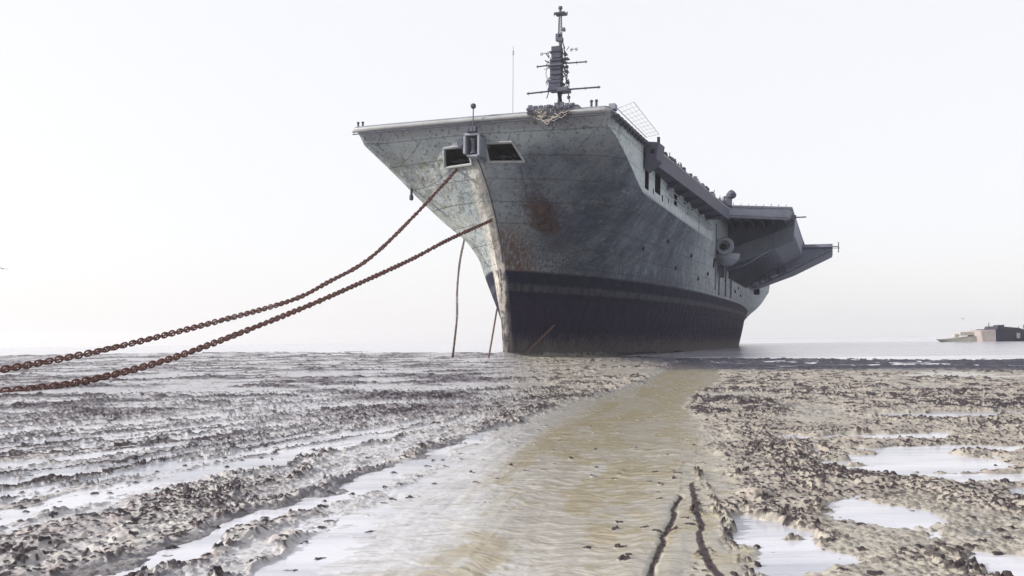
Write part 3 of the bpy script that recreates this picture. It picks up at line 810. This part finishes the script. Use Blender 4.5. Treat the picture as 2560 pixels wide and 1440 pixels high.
# port gun tub
g = MB(); g.lathe((13.4, 62.5, 13.3), [(.7, -.9), (1.6, -.2), (1.75, 0), (1.8, .7), (1.65, .7), (1.6, .2), (.1, .2)], 18)
g.lathe((13.3, 60.6, 15.0), [(.75, 1.2), (1.15, .9), (1.3, 0), (1.15, -.35), (.75, -.4), (.7, 0), (.1, .1)], 18, 'Y')
tub = g.build("gun_tub", M_GREY, ship, smooth=True)
g = MB(); g.box(12.2, 13.6, 61.2, 62.4, 13.4, 14.5); g.lathe((13.2, 60.3, 14.9), [(.3, -.5), (.45, -.2), (.45, .4)], 12, 'Y'); g.build("gun_mount", M_BLACK, tub, bevel=.03)
for a0, z0, z1 in ((70.5, 8.3, 15), (62.2, 8.1, 12.4), (78, 8.4, 12)):
    g = MB(); g.tube([(12.35, a0, z0), (12.4, a0, z1)], .12, 6); g.build("discharge_pipe", M_DARK, ship)
g = MB(); g.box(12.2, 12.9, 64, 65.1, 10.8, 13.2); g.build("discharge_chute", M_DARK, ship)
g = MB(); g.box(12.1, 13.3, 124, 125.5, 11, 12.2); g.build("stern_fender", M_BLACK, ship, bevel=.1)

g = MB()
for y_ in (57.2, 57.7): g.tube([(12.42, y_, 8.6), (12.5, y_, 17.8)], .04, 5)
for k in range(22): g.tube([(12.46, 57.2, 8.9 + k * .4), (12.46, 57.7, 8.9 + k * .4)], .025, 4)
g.build("side_ladder", M_DARK, ship)
for z_ in (16.6, 17.3):
    g = MB(); g.tube([(11.95, 23, z_), (12.1, 38, z_ - .05), (12.35, 54, z_ - .1)], .07, 5); g.build("side_pipe", M_GREY, ship)
for k in range(9):
    x_ = 14 + k * .95
    g = MB(); g.tube([(x_, 55.3 + (x_ - 14) * .53, 20.05), (x_, 55.3 + (x_ - 14) * .53, 20.05 + random.uniform(.15, .3))], .05, 5); g.build("deck_edge_lamp", M_DARK, ship)

# port hawse pipe and stowed anchor, starboard hawse pipe
for sgn in (1,):
    bx = 4.1 * sgn
    a0 = surf(4.1, 13.2)
    g = MB(); g.lathe((bx, a0 - .25, 13.2), [(.35, -.12), (.62, -.18), (.68, .1), (.62, .5), (.3, .6)], 14, 'Y')
    hp = g.build("hawse_pipe", M_DRUST, ship, smooth=True)
    if sgn > 0:
        a1 = surf(4.0, 12.0) - .45
        g = MB(); g.tube([(4.05, a1, 13.1), (4.15, a1 + .1, 11.7)], .14, 8)
        g.hexa([(3.6, a1 - .2, 11.35), (4.7, a1 - .2, 11.35), (4.7, a1 + .25, 11.35), (3.6, a1 + .25, 11.35), (3.7, a1 - .15, 11.9), (4.6, a1 - .15, 11.9), (4.6, a1 + .2, 11.9), (3.7, a1 + .2, 11.9)])
        for s2 in (-1, 1):
            g.hexa([(4.15 + s2 * .45, a1 - .15, 11.4), (4.15 + s2 * .75, a1 - .15, 11.5), (4.15 + s2 * .75, a1 + .1, 11.5), (4.15 + s2 * .45, a1 + .1, 11.4),
                    (4.15 + s2 * .85, a1 - .2, 12.4), (4.15 + s2 * .92, a1 - .2, 12.45), (4.15 + s2 * .92, a1, 12.45), (4.15 + s2 * .85, a1, 12.4)])
        g.build("anchor", M_DRUST, ship, bevel=.03)
# overboard outlets on the port side
for a0, z0 in ((24, 11.2), (30, 12.8), (37, 10.4), (44, 12.2), (49, 9.6), (56, 10.8), (83, 9.8), (90, 10.6), (97, 9.4)):
    k_ = min(range(len(GR.reshape(-1, 3))), key=lambda i: (GR.reshape(-1, 3)[i, 0] - a0) ** 2 + 4 * (GR.reshape(-1, 3)[i, 2] - z0) ** 2)
    bb = GR.reshape(-1, 3)[k_]
    g = MB(); g.lathe((bb[1] - .05, bb[0], bb[2]), [(.12, 0), (.24, .05), (.26, .22), (.16, .24), (.14, .1)], 10, 'X'); g.build("outlet", M_DRUST, ship, smooth=True)
# thin drain pipes down the port bow
for bx in (3.3, 4.0):
    g = MB(); g.tube([(bx, surf(bx, z) - .12, z) for z in (16.2, 15.2, 14.2, 13.6)], .03, 5); g.build("drain_pipe", M_DARK, ship)
g = MB(); g.tube([(-8.4, 5.6, 15.6), (-8.4, 5.6, 14.9)], .12, 6); g.lathe((-8.4, 5.6, 14.4), [(.08, 0), (.2, .1), (.2, .45), (.08, .55)], 8); g.build("scupper", M_DARK, ship)

# island superstructure on the starboard side
g = MB()
g.box(-17.2, -12.6, 52, 84, 20.05, 25.2); g.box(-16.8, -12.9, 55, 80, 25.2, 28.4); g.box(-16.4, -13.2, 58, 72, 28.4, 31.2)
isl = g.build("island", M_GREY, ship, bevel=.08)
g = MB(); g.lathe((-15, 75.5, 28.4), [(1.9, 0), (1.8, 2.5), (1.7, 4.2), (1.85, 4.3), (1.85, 4.6), (1.4, 4.6), (1.3, 4.0)], 20)
g.build("funnel", M_DARK, isl, smooth=True)
for zz, a0, a1 in ((27.3, 55.6, 79), (30.1, 58.5, 71)):
    aa = a0
    while aa < a1:
        g = MB(); xx = -12.9 if zz < 28 else -13.2
        g.box(xx, xx + .04, aa, aa + .9, zz - .35, zz + .35); g.build("bridge_window", M_BLACK, isl); aa += 2.2
g = MB(); g.lathe((-14.8, 60.5, 31.2), [(.9, 0), (.9, 1.2), (1.2, 1.4), (1.2, 2.2), (.6, 2.6)], 14); g.build("director", M_DARK, isl, smooth=True)

# mast: thick lower column, boxes, yards, lattice topmast
MX, MA = -12.25, 64.0
def zt(y): return 52.9 - (y - 18) * .0605
def xt(x): return MX + (x - 1402) * .0655
g = MB()
g.tube([(MX - .6, MA, 28.4), (MX, MA, 34), (MX, MA, zt(236))], .9, 8, .42)
g.tube([(MX - 2.2, MA + 2.5, 28.4), (MX, MA, zt(236))], .22, 6); g.tube([(MX + 1.0, MA + 3, 28.4), (MX, MA, zt(236))], .22, 6)
g.tube([(MX + .1, MA, zt(236)), (MX + .1, MA, zt(86))], .32, 8, .22)
mast = g.build("mast", M_MAST, ship, smooth=True)
def mbx(name, x0, x1, y0, y1, d=.9, mat=M_MAST, taper=0):
    g = MB(); X0, X1, Z0, Z1 = xt(x0), xt(x1), zt(y1), zt(y0)
    g.hexa([(X0, MA - d, Z0), (X1, MA - d, Z0), (X1, MA + d, Z0), (X0, MA + d, Z0), (X0 + taper, MA - d, Z1), (X1 - taper, MA - d, Z1), (X1 - taper, MA + d, Z1), (X0 + taper, MA + d, Z1)])
    return g.build(name, mat, mast, bevel=.03)
mbx("trunk_box", 1384, 1406, 120, 150, .8)
mbx("trunk_box", 1381, 1407, 151, 204, .75)
mbx("trunk_box", 1378, 1407, 206, 232, .9)
mbx("platform", 1400, 1426, 226, 236, 1.0, M_DARK)
mbx("platform", 1376, 1412, 166, 170, 1.0, M_DARK)
mbx("platform", 1402, 1424, 150, 153, .6, M_DARK)
mbx("radar_box", 1392, 1400, 86, 104, .35, M_DARK)
mbx("radar_box", 1398, 1409, 96, 106, .35, M_DARK)
mbx("platform", 1390, 1416, 34, 37, .8, M_DARK)
mbx("lantern", 1408, 1414, 72, 80, .3, M_DARK)
g = MB()
for (x0, y0, x1, y1) in [(1385, 262, 1378, 258), (1330, 264, 1350, 262)]: g.tube([(xt(x0), MA, zt(y0)), (xt(x1), MA, zt(y1))], .1, 5)
def yard(xl, xr, y, r, name="yard"):
    g = MB(); g.tube([(xt(xl), MA, zt(y)), (xt((xl + xr) / 2), MA, zt(y) + .1), (xt(xr), MA, zt(y))], r, 6)
    for t in (0.02, .2, .8, .98):
        xx = xt(xl) * (1 - t) + xt(xr) * t
        g.tube([(xx, MA, zt(y) - .25), (xx, MA, zt(y) + .25)], .05, 4)
    return g.build(name, M_MAST, mast)
yard(1320, 1500, 231, .13); yard(1344, 1468, 164, .11); yard(1386, 1420, 35, .09); yard(1354, 1374, 133, .05); yard(1428, 1444, 130, .05)
# lattice topmast
g = MB()
zb, ztop = zt(108), zt(36)
cs = [(-.28, -.28), (.28, -.28), (.28, .28), (-.28, .28)]
for dx, dy in cs: g.tube([(MX + dx, MA + dy, zb), (MX + dx * .6, MA + dy * .6, ztop)], .045, 4)
nn = 9
for k in range(nn):
    t0, t1 = k / nn, (k + 1) / nn; s0, s1 = 1 - .4 * t0, 1 - .4 * t1
    for i in range(4):
        p, q2 = cs[i], cs[(i + 1) % 4]
        g.tube([(MX + p[0] * s0, MA + p[1] * s0, zb + (ztop - zb) * t0), (MX + q2[0] * s1, MA + q2[1] * s1, zb + (ztop - zb) * t1)], .03, 4)
        g.tube([(MX + p[0] * s1, MA + p[1] * s1, zb + (ztop - zb) * t1), (MX + q2[0] * s1, MA + q2[1] * s1, zb + (ztop - zb) * t1)], .03, 4)
g.tube([(MX, MA, zb - 1.2), (MX, MA, zb + .3)], .2, 6)
g.build("topmast_lattice", M_MAST, mast)
g = MB(); g.lathe((MX, MA, zt(36)), [(.35, 0), (.2, .25), (.2, .7), (.34, .8), (.34, 1.15), (.1, 1.25)], 10); g.build("topmast_lamp", M_DARK, mast)
g = MB()
for (cx, cy, r) in [(1376, 186, 10), (1388, 180, 7)]:
    pts = [(xt(cx + r * .8 * math.cos(t) * .7), MA - .6, zt(cy + r * 1.5 * math.sin(t))) for t in np.linspace(.5 * math.pi, 1.6 * math.pi, 9)]
    g.tube(pts, .09, 5)
g.tube([(xt(1366), MA - .6, zt(176)), (xt(1384), MA - .6, zt(172))], .08, 5)
g.tube([(xt(1372), MA - .6, zt(203)), (xt(1386), MA - .6, zt(205))], .08, 5)
g.build("radar_antenna", M_LIGHT, mast)
g = MB()
for (x0, y0, x1, y1) in [(1412, 116, 1414, 150), (1412, 170, 1421, 190), (1421, 176, 1418, 206), (1424, 205, 1424, 222), (1414, 132, 1420, 142), (1409, 150, 1418, 168), (1415, 180, 1424, 186), (1410, 110, 1413, 124),
                         (1424, 236, 1425, 262), (1415, 190, 1420, 196), (1407, 228, 1420, 205)]:
    g.tube([(xt(x0), MA - .3, zt(y0)), (xt(x1), MA + .2, zt(y1))], .09, 5)
for (x0, y0) in [(1415, 140), (1419, 172), (1424, 250), (1419, 184), (1422, 212), (1412, 158)]:
    g.lathe((xt(x0), MA, zt(y0)), [(.1, -.25), (.28, -.15), (.28, .15), (.1, .25)], 8)
g.build("aerial_cluster", M_MAST, mast)
g = MB()
for k in range(30):
    y0 = random.uniform(125, 236); x0 = random.choice([random.uniform(1372, 1384), random.uniform(1404, 1424)])
    g.tube([(xt(x0), MA + random.uniform(-.8, .8), zt(y0)), (xt(x0 + random.uniform(-9, 9)), MA, zt(y0 + random.uniform(-14, 14)))], random.uniform(.04, .1), 4)
for y0 in (134, 157, 178, 192, 214):
    g.box(xt(1381 + random.uniform(-3, 2)), xt(1406 + random.uniform(-2, 7)), MA - 1.0, MA + 1.0, zt(y0), zt(y0) + .07)
for sx in (1374, 1422):
    g.tube([(xt(sx), MA, zt(236)), (xt(1394 if sx < 1400 else 1404), MA, zt(122))], .06, 4)
g.build("mast_rigging", M_MAST, mast)
g = MB(); g.tube([(-12.25, 64, 31.2), (-12.25, 64, 36)], 1.6, 10, 1.2); g.box(-17.2, -9.0, 63, 65, 36.7, 37.4)
for k in range(9): g.box(-17 + k * .85, -16.4 + k * .85, 62.8, 63.4, 37.4, 37.4 + random.uniform(.2, .6))
g.build("mast_platform", M_DARK, isl)
# whip aerial
g = MB(); g.tube([(-3.88, 20, 20.05), (-3.9, 20, 20.8)], .09, 6); g.tube([(-3.9, 20, 20.8), (-3.9, 20, 32.4)], .05, 5, .03); g.lathe((-3.9, 20, 31.4), [(.03, 0), (.09, .1), (.09, .5), (.03, .6)], 6)
g.build("whip_aerial", M_LIGHT, ship)

# ------------------------------------------------------------------ anchor chains, links and ropes
def path(pts, n=400):
    P = np.array(pts, float)
    d = np.concatenate([[0], np.cumsum(np.linalg.norm(np.diff(P, axis=0), axis=1))])
    Q = np.array([cr(P, t) for t in np.linspace(0, len(P) - 1, n)])
    return Q
def resample(Q, step):
    d = np.concatenate([[0], np.cumsum(np.linalg.norm(np.diff(Q, axis=0), axis=1))])
    s = np.arange(0, d[-1], step)
    return np.stack([np.interp(s, d, Q[:, k]) for k in range(3)], -1)
def link_mesh():
    g = MB(); pts = []; L, W, r = .165, .115, .038
    prof = []
    for t in np.linspace(0, 2 * math.pi, 17)[:-1]:
        c_, s_ = math.cos(t), math.sin(t)
        prof.append((abs(c_) ** .85 * math.copysign(1, c_) * L, abs(s_) ** .8 * math.copysign(1, s_) * W, 0))
    n = 6; K = len(prof); vs = []; fs = []
    for k in range(K):
        p = Vector(prof[k]); d = (Vector(prof[(k + 1) % K]) - Vector(prof[k - 1])).normalized()
        a = d.cross(Vector((0, 0, 1))); b = Vector((0, 0, 1))
        for i in range(n):
            t = 2 * math.pi * i / n; vs.append(p + (a * math.cos(t) + b * math.sin(t)) * r)
    for k in range(K):
        for i in range(n):
            j = (i + 1) % n; k2 = (k + 1) % K
            fs.append((k * n + i, k * n + j, k2 * n + j, k2 * n + i))
    g.add(vs, fs); g.tube([(0, -W, 0), (0, W, 0)], .014, 5)
    me = bpy.data.meshes.new("link"); me.from_pydata(g.v, [], g.f); me.materials.append(M_RUST); me.shade_smooth()
    return me, g
LINK, LG = link_mesh()
def chain(name, label, cat, grp, pts, rev=True, scale=1.18, nmax=100):
    Q = path(pts)
    if rev: Q = Q[::-1]
    P = resample(Q, .222 * scale)
    root = empty(name, tuple(P[0])); tag(root, label, cat, grp)
    rest = MB()
    for k in range(len(P) - 1):
        d = Vector(P[k + 1] - P[k]).normalized()
        qd = d.to_track_quat('X', 'Z') @ Quaternion((1, 0, 0), rad(90 * (k % 2) + 12 + random.uniform(-16, 16)))
        loc = Vector((P[k] + P[k + 1]) / 2) - Vector(P[0])
        if k < nmax:
            o = bpy.data.objects.new("link", LINK); COL.objects.link(o); o.parent = root
            o.location = loc; o.rotation_mode = 'QUATERNION'; o.rotation_quaternion = qd; o.scale = (scale,) * 3
        else:
            rest.add([qd @ (Vector(v) * scale) + loc for v in LG.v], LG.f)
    if rest.v:
        o = rest.build("link_run", M_RUST, root, smooth=True, angle=60); tag(o, kind='stuff')
    return root
C1 = [(-4.24, 75.0, 16.65), (-7.36, 68.6, 11.68), (-10.09, 63.0, 7.75), (-12.21, 58.62, 5.75), (-13.88, 55.15, 4.38), (-17.14, 48.38, 2.73), (-19.93, 42.56, 1.47), (-22.12, 38.0, .72), (-23.22, 35.7, .48), (-25, 32, .2), (-27, 28, .05)]
C2 = [(-1.6, 76.0, 12.15), (-4.84, 67.84, 9.53), (-7.12, 62.08, 7.49), (-10.45, 53.68, 4.81), (-12.33, 48.95, 3.39), (-14.35, 43.85, 1.96), (-15.94, 39.83, .94), (-17.56, 35.73, .25), (-18.69, 32.86, .07), (-19.71, 30.28, .05)]
chain("anchor_chain", "rusty anchor chain strung highest, from the bow opening down to the left edge", "chain", "anchor chains running from the bow to the left", C1)
chain("anchor_chain", "rusty anchor chain running lower from the stem and sagging onto the mud at left", "chain", "anchor chains running from the bow to the left", C2)
C3 = [(-4.2, 80.5, 11.2), (-4.7, 80.8, 9.0), (-5.0, 81.2, 6.4), (-5.1, 82, 4.0), (-5.5, 84, 1.6), (-5.9, 87, .1)]
chain("hanging_chain", "thin dark chain hanging down beside the stem to the mud", "chain", None, C3, scale=.8)
g = MB(); g.tube([(-1.3, 78.7, 4.6), (-1.75, 77.9, 2.0), (-2.1, 77.2, .05)], .09, 6)
tag(g.build("mooring_rope", M_ROPE), "short frayed rope slanting down from the foot of the stem to the mud", "rope", "mooring ropes at the foot of the bow")
g = MB(); g.tube([(5.9, 87.5, 5.0), (3.9, 84.2, 3.0), (1.6, 80.6, .9), (.9, 79.4, .1)], .10, 6)
tag(g.build("mooring_rope", M_ROPE), "brown rope slanting across the dark lower port bow to the mud", "rope", "mooring ropes at the foot of the bow")

# ------------------------------------------------------------------ wrecks far right
M_WK = weathered("wreck_dark_hull", (0.045, 0.045, 0.07), amt=0.3)
M_PK = weathered("wreck_pale_bow", (0.36, 0.32, 0.31), amt=0.35)
M_GN = weathered("wreck_beige_grey", (0.42, 0.40, 0.36), amt=0.25)
def wreck(loc, rz, name, label): 
    e = empty(name, loc, (0, 0, rz)); tag(e, label, "boat", "boats beached far out on the right"); return e
e = wreck((126.5, 228, -.1), rad(4), "beached_barge", "dark stripped barge with a pale pinkish bow, beached far out at right")
g = MB(); g.hexa([(-3.6, -4, 0), (7.6, -4, 0), (7.6, 4, 0), (-3.6, 4, 0), (-3.9, -4.3, 3.3), (8.6, -4.3, 2.9), (8.6, 4.3, 2.9), (-3.9, 4.3, 3.3)])
bh = g.build("hull", M_WK, e, bevel=.15)
g = MB(); g.hexa([(-6.6, -3, 0), (-3.62, -4, 0), (-3.62, 4, 0), (-6.6, 3, 0), (-7.2, -3.2, 2.9), (-3.92, -4.3, 3.1), (-3.92, 4.3, 3.1), (-7.2, 3.2, 2.9)]); g.build("bow", M_PK, e, bevel=.1)
g = MB(); g.hexa([(-2.6, -3, 3.2), (4.4, -3, 3.0), (4.4, 3, 3.0), (-2.6, 3, 3.2), (-2.4, -2.8, 4.0), (3.4, -2.8, 3.5), (3.4, 2.8, 3.5), (-2.4, 2.8, 4.0)]); g.build("deckhouse", M_WK, e, bevel=.1)
g = MB()
for x in (-2, 0, 2.2, 5, 6.5): g.tube([(x, -4.1, 3.0), (x, -4.1, 3.9)], .06, 5)
g.build("stanchion", M_WK, e)
g = MB()
for x in (-3.2, .8, 6.2): g.tube([(x, 0, 3.0), (x + .2, 0, random.uniform(4.2, 5.0))], .09, 5)
g.box(-1.2, .4, -1, 1, 3.6, 4.3); g.build("derrick_stump", M_WK, e)
g = MB(); g.box(4.4, 4.8, -4.55, -4.25, .1, 2.2); g.box(1.6, 2.4, -4.5, -4.25, .8, 2.2); g.build("fender", M_PK, e)
e = wreck((118.6, 229, -.1), rad(-6), "low_lighter", "low beige grey lighter lying beside the dark barge's pale bow")
g = MB(); g.hexa([(-6.0, -2, 0), (1.8, -2, 0), (1.8, 2, 0), (-6.0, 2, 0), (-7.2, -2.2, .8), (2.0, -2.2, 1.6), (2.0, 2.2, 1.6), (-7.2, 2.2, .8)]); g.build("hull", M_GN, e, bevel=.1)
g = MB(); g.box(-2.4, 1.6, -1.4, 1.4, 1.7, 2.6); g.box(-3.6, -2.6, -1, 1, 1.3, 2.1); g.build("cabin", M_GN, e, bevel=.08)
e = wreck((137.6, 230, -.1), rad(2), "small_tug", "small dark tug with a flat canopy roof at the right edge")
g = MB(); g.hexa([(-3.0, -1.6, 0), (2.8, -1.6, 0), (2.8, 1.6, 0), (-3.0, 1.6, 0), (-3.3, -1.8, 1.9), (3.6, -1.8, 2.2), (3.6, 1.8, 2.2), (-3.3, 1.8, 1.9)]); g.build("hull", M_WK, e, bevel=.1)
g = MB(); g.box(-2.2, 1.6, -1.2, 1.2, 2.0, 2.6); g.build("cabin", M_WK, e, bevel=.05)
g = MB(); g.box(-2.8, 1.9, -1.4, 1.4, 3.55, 3.7)
for x in (-2.6, 1.6): g.tube([(x, -1.3, 2.0), (x, -1.3, 3.6)], .07, 5); g.tube([(x, 1.3, 2.0), (x, 1.3, 3.6)], .07, 5)
g.build("canopy", M_DARK, e)

# ------------------------------------------------------------------ birds
def bird(loc, s, rz, label):
    g = MB()
    g.lathe((0, 0, 0), [(.02, -.42), (.07, -.25), (.11, 0), (.08, .22), (.06, .3), (.07, .36), (.015, .5)], 10, 'Y')
    for sg in (-1, 1):
        pr = [(.06, .16, -.12), (.45, .22, -.02), (.85, .08, -.14), (1.15, -.12, -.2)]
        for k in range(len(pr) - 1):
            x0, f0, b0 = pr[k]; x1, f1, b1 = pr[k + 1]; z0, z1 = [.04, .2, .14, .02][k], [.04, .2, .14, .02][k + 1]
            g.hexa([(sg * x0, f0, z0 - .015), (sg * x1, f1, z1 - .015), (sg * x1, b1, z1 - .015), (sg * x0, b0, z0 - .015), (sg * x0, f0, z0 + .015), (sg * x1, f1, z1 + .015), (sg * x1, b1, z1 + .015), (sg * x0, b0, z0 + .015)])
    g.hexa([(-.05, -.38, -.01), (.05, -.38, -.01), (.12, -.62, -.01), (-.12, -.62, -.01), (-.05, -.38, .01), (.05, -.38, .01), (.12, -.62, .01), (-.12, -.62, .01)])
    o = g.build("bird", M_BIRD); o.location = loc; o.scale = (s,) * 3; o.rotation_euler = (rad(12), rad(10), rz)
    tag(o, label, "bird", "birds in the sky")
M_BIRD = weathered("bird_feathers", (0.22, 0.22, 0.23), amt=0, rough=.9)
bird((-69.4, 120, 12.4), .75, rad(60), "small grey bird in the sky at the left edge above the chains")
bird((123.0, 240, 6.15), .7, rad(20), "tiny grey bird hovering over the low beige lighter")

# ------------------------------------------------------------------ hazy air
m = bpy.data.materials.new("hazy_air"); m.use_nodes = True
nt = m.node_tree
for n in list(nt.nodes): nt.nodes.remove(n)
o_ = nt.nodes.new('ShaderNodeOutputMaterial'); v_ = nt.nodes.new('ShaderNodeVolumePrincipled')
v_.inputs['Color'].default_value = (0.95, 0.96, 1.0, 1)
v_.inputs['Density'].default_value = 0.0003
v_.inputs['Anisotropy'].default_value = 0.2
nt.links.new(v_.outputs[0], o_.inputs['Volume'])
g = MB(); g.box(-4300, 4300, -4300, 4300, -4, 62)
hz = g.build("haze", m); tag(hz, kind='stuff')
